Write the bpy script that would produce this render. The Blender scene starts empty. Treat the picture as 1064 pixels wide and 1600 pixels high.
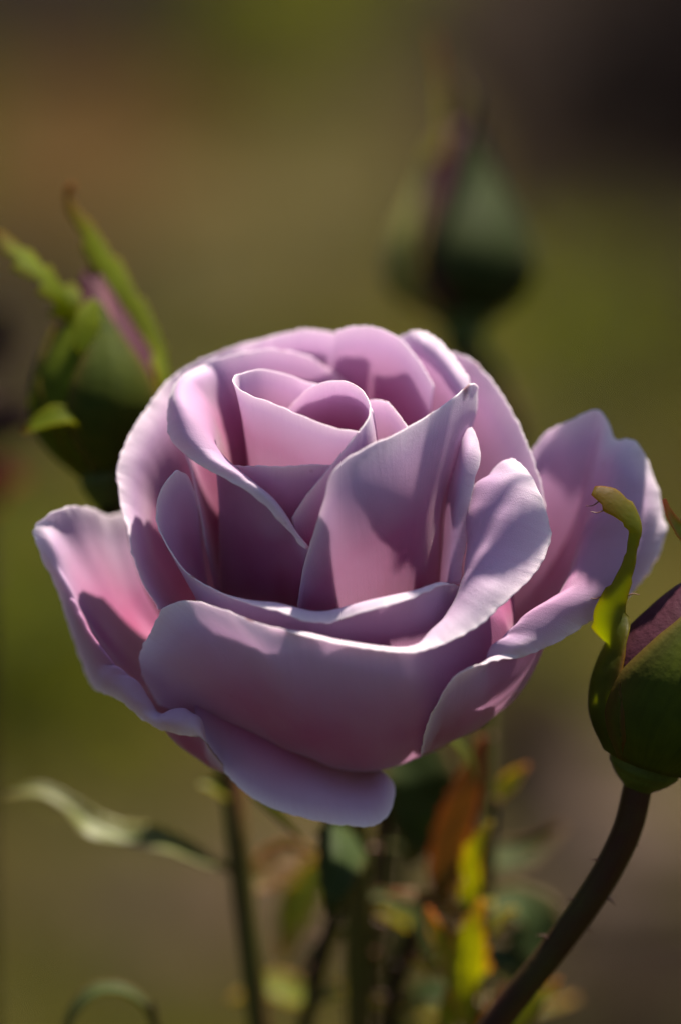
import bpy, bmesh, math, random
import numpy as np
from mathutils import Vector, Matrix, noise

# ------------------------------------------------------------------ camera, sky, sun, exposure
SC = bpy.context.scene
COL = SC.collection
R = math.radians
W_IMG, H_IMG = 1064.0, 1600.0
LENS, SENS_H = 100.0, 23.6
FOCUS = 0.80                                # metres from the lens to the rose's axis
PX = SENS_H / LENS * FOCUS / H_IMG          # metres that one photo pixel spans at that distance
PITCH = R(20)
ROSE_Z = 0.74
cam = bpy.data.cameras.new('camera')
cam_ob = bpy.data.objects.new('camera', cam)
COL.objects.link(cam_ob)
cam_ob.location = (0, -FOCUS * math.cos(PITCH), ROSE_Z + FOCUS * math.sin(PITCH))
cam_ob.rotation_euler = (math.pi / 2 - PITCH, 0, 0)
cam.sensor_fit = 'VERTICAL'
cam.sensor_height = SENS_H
cam.lens = LENS
cam.clip_start, cam.clip_end = 0.02, 200
cam.dof.use_dof = True
cam.dof.focus_distance = FOCUS - 275 * PX     # the front edge of the spiral petal
cam.dof.aperture_fstop = 2.4
SC.camera = cam_ob
CAM = Matrix.LocRotScale(cam_ob.location, cam_ob.rotation_euler, None)
CAMR = CAM.to_3x3()

SUN_AZ, SUN_EL = R(38), R(63)              # azimuth from straight behind the rose, minus = to the left
to_sun = Vector((math.sin(SUN_AZ) * math.cos(SUN_EL), math.cos(SUN_AZ) * math.cos(SUN_EL), math.sin(SUN_EL)))
world = bpy.data.worlds.new('World')
SC.world = world
world.use_nodes = True
wn = world.node_tree
sky = wn.nodes.new('ShaderNodeTexSky')
sky.sky_type = 'NISHITA'
sky.sun_disc = False
sky.sun_elevation = SUN_EL
sky.sun_rotation = SUN_AZ
wn.links.new(sky.outputs['Color'], wn.nodes['Background'].inputs['Color'])
wn.nodes['Background'].inputs['Strength'].default_value = 0.05
sun = bpy.data.lights.new('sun', 'SUN')
sun.energy = 5.0
sun.angle = R(0.7)
sun.color = (1.0, 0.91, 0.78)
sun_ob = bpy.data.objects.new('sun', sun)
COL.objects.link(sun_ob)
sun_ob.rotation_euler = to_sun.to_track_quat('Z', 'Y').to_euler()
sun_ob.location = (3, 4, 6)

SC.render.engine = 'CYCLES'
SC.view_settings.view_transform = 'Standard'
SC.view_settings.look = 'None'
SC.view_settings.exposure = 1.32
SC.view_settings.gamma = 1
SC.view_settings.use_curve_mapping = False
SC.cycles.use_denoising = True
SC.cycles.max_bounces = 14
SC.cycles.diffuse_bounces = 8
SC.cycles.transmission_bounces = 10
SC.cycles.sample_clamp_indirect = 6

# ------------------------------------------------------------------ from photo measurements to places
def P(x, y, w=0.0):
    """photo position and w (photo pixels nearer than the focus plane) -> world point"""
    d = FOCUS - w * PX
    k = d / FOCUS * PX
    return CAM @ Vector(((x - W_IMG / 2) * k, -(y - H_IMG / 2) * k, -d))

CX, CY, EL = 525.0, 985.0, R(42)            # the rose's axis leans 42 degrees out of the picture plane
SE, CE = math.sin(EL), math.cos(EL)
def hgt(y, v): return (v * SE - (y - CY)) / CE
def F(x, y, v):
    """photo position and v (distance in front of the rose's axis) -> world point"""
    return P(x, y, v * CE + hgt(y, v) * SE)

def ground_at(x, y, z=0.0):
    d = CAMR @ Vector(((x - W_IMG / 2), -(y - H_IMG / 2), -FOCUS / PX))
    o = cam_ob.location
    t = (z - o.z) / d.z
    return o + d * t

# ------------------------------------------------------------------ helpers
def catmull(pts, n, closed=False):
    """centripetal-ish Catmull-Rom through pts, n samples even in chord length"""
    p = np.array(pts, float)
    if len(p) == 1: return np.repeat(p, n, 0)
    d = np.sqrt(((p[1:] - p[:-1]) ** 2).sum(1)) + 1e-9
    s = np.concatenate([[0], np.cumsum(d)]); s /= s[-1]
    return catmull_at(p, s, np.linspace(0, 1, n))

def catmull_at(p, s, t):
    m = np.zeros_like(p)
    k = len(p)
    for i in range(k):
        if i == 0: m[i] = (p[1] - p[0]) / (s[1] - s[0])
        elif i == k - 1: m[i] = (p[-1] - p[-2]) / (s[-1] - s[-2])
        else:
            a, b = s[i] - s[i-1], s[i+1] - s[i]
            m[i] = (b * (p[i] - p[i-1]) / a + a * (p[i+1] - p[i]) / b) / (a + b)
    idx = np.clip(np.searchsorted(s, t, side='right') - 1, 0, k - 2)
    h = (s[idx+1] - s[idx])
    u = (t - s[idx]) / h
    u_ = u[:, None]; h_ = h[:, None]
    return ((2*u_**3 - 3*u_**2 + 1) * p[idx] + (u_**3 - 2*u_**2 + u_) * h_ * m[idx]
            + (-2*u_**3 + 3*u_**2) * p[idx+1] + (u_**3 - u_**2) * h_ * m[idx+1])

def loft(ribs, nu, nv, warp=1.0):
    """ribs: lists of 3D points, tip to root -> (nu, nv, 3) grid"""
    rs = []
    for r in ribs:
        q = catmull(r, 6 * nv)
        d = np.sqrt(((q[1:] - q[:-1]) ** 2).sum(1)); s = np.concatenate([[0], np.cumsum(d)]); s /= s[-1]
        t = np.linspace(0, 1, nv) ** warp
        rs.append(np.stack([np.interp(t, s, q[:, k]) for k in range(3)], 1))
    g = np.array(rs)                                     # (ribs, nv, 3)
    k = len(g)
    d = np.sqrt(((g[1:] - g[:-1]) ** 2).sum(2))[:, :max(2, int(nv * .5))].mean(1) + 1e-9
    s = np.concatenate([[0], np.cumsum(d)]); s /= s[-1]
    flat = catmull_at(g.reshape(k, -1), s, np.linspace(0, 1, nu))
    return flat.reshape(nu, nv, 3)

def link(name, me, mat, parent=None, smooth=True):
    if smooth:
        me.polygons.foreach_set('use_smooth', [True] * len(me.polygons))
    ob = bpy.data.objects.new(name, me)
    if mat: me.materials.append(mat)
    COL.objects.link(ob)
    if parent:
        ob.parent = parent
        ob.matrix_parent_inverse = Matrix.Translation(-parent.location)
    return ob

def grid_mesh(name, g, tint=None):
    nu, nv = g.shape[:2]
    verts = g.reshape(-1, 3).tolist()
    faces = [(i*nv+j, i*nv+j+1, (i+1)*nv+j+1, (i+1)*nv+j) for i in range(nu-1) for j in range(nv-1)]
    me = bpy.data.meshes.new(name)
    me.from_pydata(verts, [], faces)
    uv = me.uv_layers.new(name='UVMap')
    u, v = np.meshgrid(np.linspace(0, 1, nu), np.linspace(0, 1, nv), indexing='ij')
    uvs = np.stack([u.ravel(), v.ravel()], 1)
    li = np.array([l.vertex_index for l in me.loops])
    uv.data.foreach_set('uv', uvs[li].ravel())
    if tint is not None:
        a = me.attributes.new('tint', 'FLOAT', 'POINT')
        a.data.foreach_set('value', np.asarray(tint, float).ravel())
    return me

def normals(g):
    du = np.gradient(g, axis=0); dv = np.gradient(g, axis=1)
    n = np.cross(du, dv)
    return n / (np.linalg.norm(n, axis=2, keepdims=True) + 1e-12)

def solid(ob, th):
    m = ob.modifiers.new('thickness', 'SOLIDIFY')
    m.thickness = th
    m.offset = 0
    m.use_even_offset = False
    return ob

def thing(name, label, cat, loc, group=None):
    o = bpy.data.objects.new(name, None)
    o.empty_display_size = 0.01
    COL.objects.link(o)
    o.location = loc
    o['label'] = label; o['category'] = cat
    if group: o['group'] = group
    return o

def tag(o, label, cat, group=None):
    o['label'] = label; o['category'] = cat
    if group: o['group'] = group
    return o

def tube_grid(pts, radii, n=40, seg=12, wob=0.0, seed=0):
    q = catmull([tuple(p) for p in pts], n)
    rr = np.interp(np.linspace(0, 1, n), np.linspace(0, 1, len(radii)), radii)
    g = np.zeros((n, seg + 1, 3))
    up = Vector((0.3, -1, 0.1)).normalized()
    for i in range(n):
        t = Vector(q[min(i + 1, n - 1)] - q[max(i - 1, 0)]).normalized()
        a = t.cross(up).normalized(); b = t.cross(a).normalized()
        for j in range(seg + 1):
            an = 2 * math.pi * (j % seg) / seg
            k = rr[i] * (1 + wob * noise.noise(Vector((i * 14.0 / n, math.cos(an) * .8, seed + math.sin(an) * .8))))
            g[i, j] = Vector(q[i]) + a * (k * math.cos(an)) + b * (k * math.sin(an))
    return g

# ------------------------------------------------------------------ materials
def new_mat(name):
    m = bpy.data.materials.new(name); m.use_nodes = True
    nt = m.node_tree; nt.nodes.clear()
    return m, nt, nt.nodes, nt.links

def nd(ns, kind, **kw):
    n = ns.new(kind)
    for k, v in kw.items():
        if k.startswith('i_'): n.inputs[k[2:].replace('_', ' ')].default_value = v
        else: setattr(n, k, v)
    return n

def mix_col(ns, ls, fac, a, b, mode='MIX'):
    n = ns.new('ShaderNodeMix'); n.data_type = 'RGBA'; n.blend_type = mode
    for key, val in ((0, fac), (6, a), (7, b)):
        if hasattr(val, 'links'): ls.new(val, n.inputs[key])
        elif key == 0: n.inputs[0].default_value = val
        else: n.inputs[key].default_value = (*val, 1)
    return n.outputs[2]

def petal_material():
    m, nt, ns, ls = new_mat('petal')
    uv = nd(ns, 'ShaderNodeUVMap', uv_map='UVMap')
    geo = nd(ns, 'ShaderNodeNewGeometry')
    tc = nd(ns, 'ShaderNodeTexCoord')
    sep = nd(ns, 'ShaderNodeSeparateXYZ'); ls.new(uv.outputs[0], sep.inputs[0])
    # pigment: paler rim, rosier claw, both pushed to paint in lit edges and shade
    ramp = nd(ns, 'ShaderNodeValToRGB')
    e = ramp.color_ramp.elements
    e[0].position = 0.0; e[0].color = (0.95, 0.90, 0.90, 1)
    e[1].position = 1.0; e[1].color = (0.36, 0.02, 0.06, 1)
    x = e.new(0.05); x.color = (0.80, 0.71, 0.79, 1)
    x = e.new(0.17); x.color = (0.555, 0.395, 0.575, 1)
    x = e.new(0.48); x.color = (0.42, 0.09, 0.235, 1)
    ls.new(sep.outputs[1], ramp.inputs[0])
    # fine veins running from claw to rim
    mp = nd(ns, 'ShaderNodeMapping'); mp.inputs['Scale'].default_value = (120, 3.5, 1)
    ls.new(uv.outputs[0], mp.inputs[0])
    veins = nd(ns, 'ShaderNodeTexNoise', i_Scale=1.0, i_Detail=3.0, i_Roughness=0.6)
    ls.new(mp.outputs[0], veins.inputs['Vector'])
    blot = nd(ns, 'ShaderNodeTexNoise', i_Scale=70.0, i_Detail=3.0)
    ls.new(tc.outputs['Object'], blot.inputs['Vector'])
    vr = nd(ns, 'ShaderNodeMapRange'); vr.inputs['From Min'].default_value = .35; vr.inputs['From Max'].default_value = .7
    vr.inputs['To Min'].default_value = 0; vr.inputs['To Max'].default_value = .15
    ls.new(veins.outputs['Fac'], vr.inputs['Value'])
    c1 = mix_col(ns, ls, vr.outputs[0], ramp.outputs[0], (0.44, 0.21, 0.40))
    br = nd(ns, 'ShaderNodeMapRange'); br.inputs['From Min'].default_value = .4; br.inputs['From Max'].default_value = .7
    br.inputs['To Max'].default_value = .22
    ls.new(blot.outputs['Fac'], br.inputs['Value'])
    c2 = mix_col(ns, ls, br.outputs[0], c1, (0.66, 0.48, 0.66))
    # browned nicks along the very edge
    nick = nd(ns, 'ShaderNodeTexNoise', i_Scale=260.0, i_Detail=2.0)
    ls.new(tc.outputs['Object'], nick.inputs['Vector'])
    nr = nd(ns, 'ShaderNodeMapRange'); nr.inputs['From Min'].default_value = .62; nr.inputs['From Max'].default_value = .72
    ls.new(nick.outputs['Fac'], nr.inputs['Value'])
    er = nd(ns, 'ShaderNodeMapRange'); er.inputs['From Min'].default_value = .012; er.inputs['From Max'].default_value = .0
    ls.new(sep.outputs[1], er.inputs['Value'])
    mul = nd(ns, 'ShaderNodeMath', operation='MULTIPLY'); ls.new(nr.outputs[0], mul.inputs[0]); ls.new(er.outputs[0], mul.inputs[1])
    c2 = mix_col(ns, ls, mul.outputs[0], c2, (0.30, 0.13, 0.07))
    fv = nd(ns, 'ShaderNodeTexVoronoi', i_Scale=210.0, i_Randomness=1.0)
    ls.new(tc.outputs['Object'], fv.inputs['Vector'])
    fr = nd(ns, 'ShaderNodeMapRange'); fr.inputs['From Min'].default_value = .11; fr.inputs['From Max'].default_value = .05
    ls.new(fv.outputs['Distance'], fr.inputs['Value'])
    fs = nd(ns, 'ShaderNodeSeparateColor'); ls.new(fv.outputs['Color'], fs.inputs[0])
    fg = nd(ns, 'ShaderNodeMath', operation='GREATER_THAN'); fg.inputs[1].default_value = .93; ls.new(fs.outputs[0], fg.inputs[0])
    fm = nd(ns, 'ShaderNodeMath', operation='MULTIPLY'); ls.new(fr.outputs[0], fm.inputs[0]); ls.new(fg.outputs[0], fm.inputs[1])
    fm2 = nd(ns, 'ShaderNodeMath', operation='MULTIPLY'); ls.new(fm.outputs[0], fm2.inputs[0]); fm2.inputs[1].default_value = .35
    c2 = mix_col(ns, ls, fm2.outputs[0], c2, (0.30, 0.10, 0.16))
    at = nd(ns, 'ShaderNodeAttribute', attribute_name='tint')
    c3 = mix_col(ns, ls, at.outputs['Fac'], c2, (0.17, 0.035, 0.03))
    # bump: cells (velvet grain) and veins
    cells = nd(ns, 'ShaderNodeTexNoise', i_Scale=5200.0, i_Detail=1.5)
    ls.new(tc.outputs['Object'], cells.inputs['Vector'])
    b1 = nd(ns, 'ShaderNodeBump', i_Strength=0.5, i_Distance=0.00016)
    ls.new(cells.outputs['Fac'], b1.inputs['Height'])
    b2 = nd(ns, 'ShaderNodeBump', i_Strength=0.15, i_Distance=0.0004)
    ls.new(veins.outputs['Fac'], b2.inputs['Height']); ls.new(b1.outputs[0], b2.inputs['Normal'])
    pr = nd(ns, 'ShaderNodeBsdfPrincipled', i_Roughness=0.55)
    pr.inputs['Specular IOR Level'].default_value = 0.28
    pr.inputs['Sheen Weight'].default_value = 0.4
    pr.inputs['Sheen Roughness'].default_value = 0.4
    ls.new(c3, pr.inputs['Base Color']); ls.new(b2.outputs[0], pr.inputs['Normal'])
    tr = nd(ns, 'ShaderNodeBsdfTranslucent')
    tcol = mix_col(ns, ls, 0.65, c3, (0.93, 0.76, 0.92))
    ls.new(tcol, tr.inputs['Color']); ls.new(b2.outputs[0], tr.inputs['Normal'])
    mx = nd(ns, 'ShaderNodeMixShader'); mx.inputs[0].default_value = 0.47
    ls.new(pr.outputs[0], mx.inputs[1]); ls.new(tr.outputs[0], mx.inputs[2])
    out = nd(ns, 'ShaderNodeOutputMaterial'); ls.new(mx.outputs[0], out.inputs[0])
    return m

def plant_material(name, base, edge, trans=0.35, tcol=None, scale=120.0, rough=0.45, other=None, spec=0.4):
    """leafy tissue: base colour mottled towards 'other', reddened where the mesh's tint says so"""
    m, nt, ns, ls = new_mat(name)
    tc = nd(ns, 'ShaderNodeTexCoord')
    nz = nd(ns, 'ShaderNodeTexNoise', i_Scale=scale, i_Detail=4.0, i_Roughness=0.6)
    ls.new(tc.outputs['Object'], nz.inputs['Vector'])
    mr = nd(ns, 'ShaderNodeMapRange'); mr.inputs['From Min'].default_value = .35; mr.inputs['From Max'].default_value = .68
    ls.new(nz.outputs['Fac'], mr.inputs['Value'])
    c = mix_col(ns, ls, mr.outputs[0], base, other or tuple(min(1, k * 1.7 + .005) for k in base))
    uvn = nd(ns, 'ShaderNodeUVMap', uv_map='UVMap')
    ump = nd(ns, 'ShaderNodeMapping'); ump.inputs['Scale'].default_value = (5.0, 26.0, 1)
    ls.new(uvn.outputs[0], ump.inputs[0])
    un = nd(ns, 'ShaderNodeTexNoise', i_Scale=1.0, i_Detail=4.0, i_Roughness=.6)
    ls.new(ump.outputs[0], un.inputs['Vector'])
    ur = nd(ns, 'ShaderNodeMapRange'); ur.inputs['From Min'].default_value = .42; ur.inputs['From Max'].default_value = .72
    ur.inputs['To Max'].default_value = .6
    ls.new(un.outputs['Fac'], ur.inputs['Value'])
    c = mix_col(ns, ls, ur.outputs[0], c, tuple(k * .55 for k in base))
    at = nd(ns, 'ShaderNodeAttribute', attribute_name='tint')
    c = mix_col(ns, ls, at.outputs['Fac'], c, edge)
    bp = nd(ns, 'ShaderNodeBump', i_Strength=0.3, i_Distance=0.0005)
    nz2 = nd(ns, 'ShaderNodeTexNoise', i_Scale=scale * 6, i_Detail=3.0)
    ls.new(tc.outputs['Object'], nz2.inputs['Vector'])
    ls.new(nz2.outputs['Fac'], bp.inputs['Height'])
    pr = nd(ns, 'ShaderNodeBsdfPrincipled', i_Roughness=rough)
    pr.inputs['Specular IOR Level'].default_value = spec
    ls.new(c, pr.inputs['Base Color']); ls.new(bp.outputs[0], pr.inputs['Normal'])
    out = nd(ns, 'ShaderNodeOutputMaterial')
    if trans > 0:
        tr = nd(ns, 'ShaderNodeBsdfTranslucent')
        t2 = mix_col(ns, ls, 0.6, c, tcol or tuple(min(1, k * 4) for k in base))
        t3 = mix_col(ns, ls, at.outputs['Fac'], t2, tuple(min(1, k * 2.2) for k in edge))
        ls.new(t3, tr.inputs['Color'])
        mx = nd(ns, 'ShaderNodeMixShader'); mx.inputs[0].default_value = trans
        ls.new(pr.outputs[0], mx.inputs[1]); ls.new(tr.outputs[0], mx.inputs[2])
        ls.new(mx.outputs[0], out.inputs[0])
    else:
        ls.new(pr.outputs[0], out.inputs[0])
    return m

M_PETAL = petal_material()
M_SEPAL = plant_material('sepal', (0.10, 0.13, 0.010), (0.14, 0.05, 0.012), 0.7, (0.85, 0.88, 0.01), 140, .6, spec=.1)
M_RSEPAL = plant_material('green_sepal', (0.055, 0.07, 0.008), (0.22, 0.06, 0.02), 0.65, (0.75, 0.80, 0.02), 140, .55, spec=.22)
M_BUDGREEN = plant_material('bud_sepal', (0.028, 0.040, 0.003), (0.10, 0.045, 0.012), 0.12, (0.3, 0.36, 0.03), 110, 0.7, other=(0.048, 0.060, 0.003), spec=.08)
M_HIP = plant_material('hip', (0.034, 0.048, 0.004), (0.12, 0.06, 0.012), 0.0, None, 160, 0.6, spec=.2)
M_STEM = plant_material('stem', (0.06, 0.062, 0.009), (0.10, 0.032, 0.015), 0.0, None, 60, 0.6, other=(0.075, 0.055, 0.012), spec=.15)
M_REDSTEM = plant_material('red_stem', (0.036, 0.010, 0.007), (0.07, 0.035, 0.01), 0.0, None, 80, 0.6, other=(0.040, 0.030, 0.007), spec=.1)
M_THORN = plant_material('thorn', (0.12, 0.05, 0.03), (0.2, 0.05, 0.03), 0.2, None, 300)
M_LEAF = plant_material('leaf', (0.026, 0.040, 0.009), (0.20, 0.05, 0.015), 0.3, (0.30, 0.38, 0.03), 90, 0.65, spec=.12)
M_YLEAF = plant_material('young_leaf', (0.14, 0.16, 0.012), (0.42, 0.14, 0.04), 0.6, (0.80, 0.78, 0.03), 90, 0.45)
M_OLEAF = plant_material('bronze_leaf', (0.15, 0.085, 0.03), (0.24, 0.06, 0.025), 0.5, (0.55, 0.30, 0.08), 80, 0.55, other=(0.18, 0.13, 0.03), spec=.2)
M_BUDPETAL = plant_material('bud_petal', (0.048, 0.012, 0.020), (0.15, 0.055, 0.065), 0.08, (0.3, 0.08, 0.10), 160, 0.65, other=(0.065, 0.02, 0.032), spec=.12)

# ------------------------------------------------------------------ the setting
def ground_material(name, cols, scale, bump=0.01):
    m, nt, ns, ls = new_mat(name)
    tc = nd(ns, 'ShaderNodeTexCoord')
    n1 = nd(ns, 'ShaderNodeTexNoise', i_Scale=scale, i_Detail=5.0, i_Roughness=0.62)
    ls.new(tc.outputs['Object'], n1.inputs['Vector'])
    rp = nd(ns, 'ShaderNodeValToRGB'); el = rp.color_ramp.elements
    while len(el) < len(cols): el.new(.5)
    for e, (p, c) in zip(el, cols): e.position = p; e.color = (*c, 1)
    ls.new(n1.outputs['Fac'], rp.inputs[0])
    n2 = nd(ns, 'ShaderNodeTexNoise', i_Scale=scale * 30, i_Detail=6.0)
    ls.new(tc.outputs['Object'], n2.inputs['Vector'])
    c = mix_col(ns, ls, .5, rp.outputs[0], (0.5, 0.5, 0.5), 'OVERLAY')
    mr = nd(ns, 'ShaderNodeMapRange'); mr.inputs['To Min'].default_value = .6; mr.inputs['To Max'].default_value = 1.3
    ls.new(n2.outputs['Fac'], mr.inputs['Value'])
    vm = nd(ns, 'ShaderNodeVectorMath', operation='SCALE')
    ls.new(rp.outputs[0], vm.inputs[0]); ls.new(mr.outputs[0], vm.inputs['Scale'])
    bp = nd(ns, 'ShaderNodeBump', i_Strength=.8, i_Distance=bump); ls.new(n2.outputs['Fac'], bp.inputs['Height'])
    pr = nd(ns, 'ShaderNodeBsdfPrincipled', i_Roughness=.9); pr.inputs['Specular IOR Level'].default_value = .05
    ls.new(vm.outputs[0], pr.inputs['Base Color']); ls.new(bp.outputs[0], pr.inputs['Normal'])
    out = nd(ns, 'ShaderNodeOutputMaterial'); ls.new(pr.outputs[0], out.inputs[0])
    return m

def sheet(name, outline, z, mat, kind='structure'):
    me = bpy.data.meshes.new(name)
    bm = bmesh.new(); bm.faces.new([bm.verts.new((x, y, z)) for x, y in outline]); bm.to_mesh(me); bm.free()
    ob = link(name, me, mat, None, False); ob['kind'] = kind
    return ob

rg = random.Random(11)
M_GROUND = ground_material('ground', [(.34, (0.016, 0.014, 0.003)), (.44, (0.036, 0.025, 0.006)), (.52, (0.030, 0.031, 0.002)), (.60, (0.070, 0.046, 0.013)), (.68, (0.038, 0.040, 0.003))], 3.2)
M_SOIL = ground_material('soil', [(.36, (0.030, 0.026, 0.010)), (.44, (0.042, 0.030, 0.014)), (.55, (0.098, 0.063, 0.042)), (.66, (0.044, 0.036, 0.010))], 5.5, .02)
sheet('ground', [(-90, -60), (90, -60), (90, 120), (-90, 120)], 0, M_GROUND)

M_DARKGROUND = ground_material('dark_ground', [(.35, (0.010, 0.0055, 0.003)), (.55, (0.017, 0.010, 0.005)), (.7, (0.026, 0.015, 0.007))], 5.0, .02)  # darker ground tone, laid as patches over the base ground
M_BROWN = ground_material('brown_earth', [(.35, (0.036, 0.020, 0.004)), (.55, (0.078, 0.042, 0.012)), (.7, (0.055, 0.036, 0.008))], 5.0, .02)
M_STRAW = ground_material('dry_grass', [(.35, (0.036, 0.030, 0.006)), (.55, (0.072, 0.056, 0.018)), (.7, (0.092, 0.070, 0.027))], 6.0, .02)
M_PALESOIL = ground_material('pale_earth', [(.36, (0.085, 0.060, 0.048)), (.55, (0.165, 0.115, 0.092)), (.66, (0.10, 0.075, 0.055))], 5.5, .02)
patches = []
def patch(name, px, py, rx, ry, mat, z, seed):
    """irregular toned patch on the ground, centred where the photo shows its tone; radii in metres"""
    c = ground_at(px, py)
    pts = []
    for k in range(40):
        a = k / 40 * 2 * math.pi
        f = 1 + .45 * noise.noise(Vector((math.cos(a) * 1.6, math.sin(a) * 1.6, seed)))
        pts.append((c.x + rx * f * math.cos(a), c.y + ry * f * math.sin(a)))
    patches.append((c.x, c.y, rx * .9, ry * .9))
    return sheet(name, pts, .004 * len(patches), mat)
patch('pale_earth', 990, 1490, .065, .085, M_PALESOIL, .004, 1)
patch('pale_earth', 965, 1285, .048, .075, M_PALESOIL, .004, 2)
patch('bare_soil', 300, 1400, .085, .08, M_SOIL, .004, 3)
patch('bare_soil', 540, 1420, .070, .07, M_SOIL, .004, 9)
patch('dry_grass_patch', 345, 420, .085, .20, M_STRAW, .004, 4)
patch('brown_earth', 110, 275, .130, .22, M_BROWN, .004, 5)
patch('dry_grass_patch', 560, 300, .07, .25, M_STRAW, .004, 8)
patch('dark_ground', 985, 120, .26, .70, M_DARKGROUND, .004, 6)
patch('dark_ground', 1075, 400, .075, .30, M_DARKGROUND, .004, 14)
patch('dark_ground', 1060, 1395, .10, .018, M_DARKGROUND, .004, 15)
patch('dark_ground', -20, 600, .075, .22, M_DARKGROUND, .004, 7)
patch('dark_ground', 850, 1190, .05, .12, M_DARKGROUND, .008, 10)
patch('dark_ground', 1010, 1640, .12, .05, M_DARKGROUND, .008, 12)
patch('dark_ground', 170, 10, .22, .30, M_DARKGROUND, .004, 13)
def open_ground(x, y):
    return all(((x - a) / c) ** 2 + ((y - b_) / d) ** 2 > 1 for a, b_, c, d in patches)

# grass: nobody could count it
def grass(name, n, area, hmin, hmax, mat, seed, keep=None):
    r = random.Random(seed)
    vs, fs, tn = [], [], []
    for _ in range(n):
        x = r.uniform(area[0], area[1]); y = r.uniform(area[2], area[3])
        dens = noise.noise(Vector((x * 3.1, y * 2.1, seed))) + .25
        if dens < r.uniform(-.1, .35): continue
        if keep and not keep(x, y): continue
        h = r.uniform(hmin, hmax) * (.7 + max(0, dens)); a = r.uniform(0, 6.283); w = r.uniform(.0022, .0045)
        lx, ly = math.cos(a), math.sin(a); lean = r.uniform(.1, .8) * h
        i0 = len(vs)
        for k, (t, ww) in enumerate(((0, 1), (.4, .9), (.75, .6), (1, .05))):
            cx, cy, cz = x + lx * lean * t * t, y + ly * lean * t * t, h * t * (1 - .15 * t)
            vs += [(cx - ly * w * ww, cy + lx * w * ww, cz), (cx + ly * w * ww, cy - lx * w * ww, cz)]
            q = 1.0 if r.random() < 0 else 0
            tn += [max(0, noise.noise(Vector((x * 2, y * 2, seed + 4)))) * 1.6] * 2
        for k in range(3): fs.append((i0 + 2*k, i0 + 2*k + 1, i0 + 2*k + 3, i0 + 2*k + 2))
    me = bpy.data.meshes.new(name); me.from_pydata(vs, [], fs)
    at = me.attributes.new('tint', 'FLOAT', 'POINT'); at.data.foreach_set('value', [min(1, t) for t in tn])
    ob = link(name, me, mat); ob['kind'] = 'stuff'
    return ob
M_GRASS = plant_material('grass', (0.026, 0.031, 0.002), (0.08, 0.048, 0.012), .35, (0.17, 0.17, 0.004), 12, .6)
grass('grass', 22000, (-1.3, 1.3, .9, 5.5), .02, .075, M_GRASS, 3, open_ground)

# low dark shrub at the upper right
def shrub(label, x, y, rx, ry, h, n, mat, seed, wood, leaf=.03):
    r = random.Random(seed)
    o = thing('garden_shrub', label, 'shrub', Vector((x, y, 0)), 'low shrubs in the blurred garden')
    vs, fs = [], []
    for _ in range(n):
        a = r.uniform(0, 6.283); c = r.uniform(-.15, 1); q = r.uniform(.35, 1) ** .6
        s = math.sqrt(max(0, 1 - c * c * .95))
        d = Vector((math.cos(a) * s * rx * q, math.sin(a) * s * ry * q, max(.02, h * (.12 + .88 * max(0, c)) * q)))
        k = 1 + .35 * noise.noise(d * 7 + Vector((seed, 0, 0)))
        p = Vector((x, y, 0)) + Vector((d.x * k, d.y * k, d.z * k))
        t = Vector((r.gauss(0, 1), r.gauss(0, 1), r.gauss(.3, .8))).normalized()
        u = t.cross(Vector((r.gauss(0, 1), r.gauss(0, 1), r.gauss(0, 1)))).normalized()
        L = leaf * r.uniform(.6, 1.2)
        i0 = len(vs)
        nrm = t.cross(u)
        vs += [p, p + t * L * .4 + u * L * .28 + nrm * L * .06, p + t * L, p + t * L * .4 - u * L * .28 + nrm * L * .06, p + t * L * .45]
        fs += [(i0, i0+1, i0+4), (i0+1, i0+2, i0+4), (i0+2, i0+3, i0+4), (i0+3, i0, i0+4)]
    me = bpy.data.meshes.new('crown'); me.from_pydata(vs, [], fs)
    link('crown', me, mat, o)
    for b in range(5):
        a = b * 1.3 + seed; e = Vector((x + math.cos(a) * rx * .55, y + math.sin(a) * ry * .55, h * .75))
        g = tube_grid([Vector((x + .01 * math.cos(a), y + .01 * math.sin(a), -.01)), Vector((x, y, 0)).lerp(e, .5) + Vector((0, 0, h * .1)), e], [.009, .006, .002], 14, 8)
        link('branch', grid_mesh('branch', g), wood, o)
    return o
M_PURPLE = plant_material('dark_foliage', (0.012, 0.006, 0.005), (0.03, 0.01, 0.01), .05, (0.06, 0.02, 0.02), 20, .7, spec=.1)
M_SHRUB = plant_material('shrub_foliage', (0.045, 0.05, 0.013), (0.1, 0.06, 0.02), .3, (0.22, 0.22, 0.04), 14, .5)
shrub('low dark purple-brown shrub blurred in the upper right of the garden', .42, 2.95, .26, .30, .34, 3200, M_PURPLE, 4, M_REDSTEM)

M_WEED = plant_material('weed_foliage', (0.045, 0.055, 0.004), (0.10, 0.06, 0.01), .4, (0.34, 0.34, 0.01), 14, .6, spec=.1)
for lab, px, py, rx, ry, h, n, sd in (
        ('low bright green weed clump blurred beyond the left outer petal', 55, 1090, .10, .12, .10, 420, 21),
        ('low olive weed clump blurred beyond the right outer petal', 960, 560, .12, .14, .08, 190, 22),
        ('low olive weed clump blurred at the top left of the garden', 440, 60, .14, .16, .10, 420, 23),
        ('small yellow-green weed clump blurred low at the right behind the curved red stem', 850, 1130, .05, .06, .06, 160, 24)):
    gp = ground_at(px, py)
    shrub(lab, gp.x, gp.y, rx, ry, h, n, M_WEED, sd, M_STEM, .035)


# ------------------------------------------------------------------ the rose
rose_base = F(525, 1100, 0)
rose = thing('rose', 'half-open lilac rose in sharp focus at the centre of the picture', 'rose', rose_base)

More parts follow.
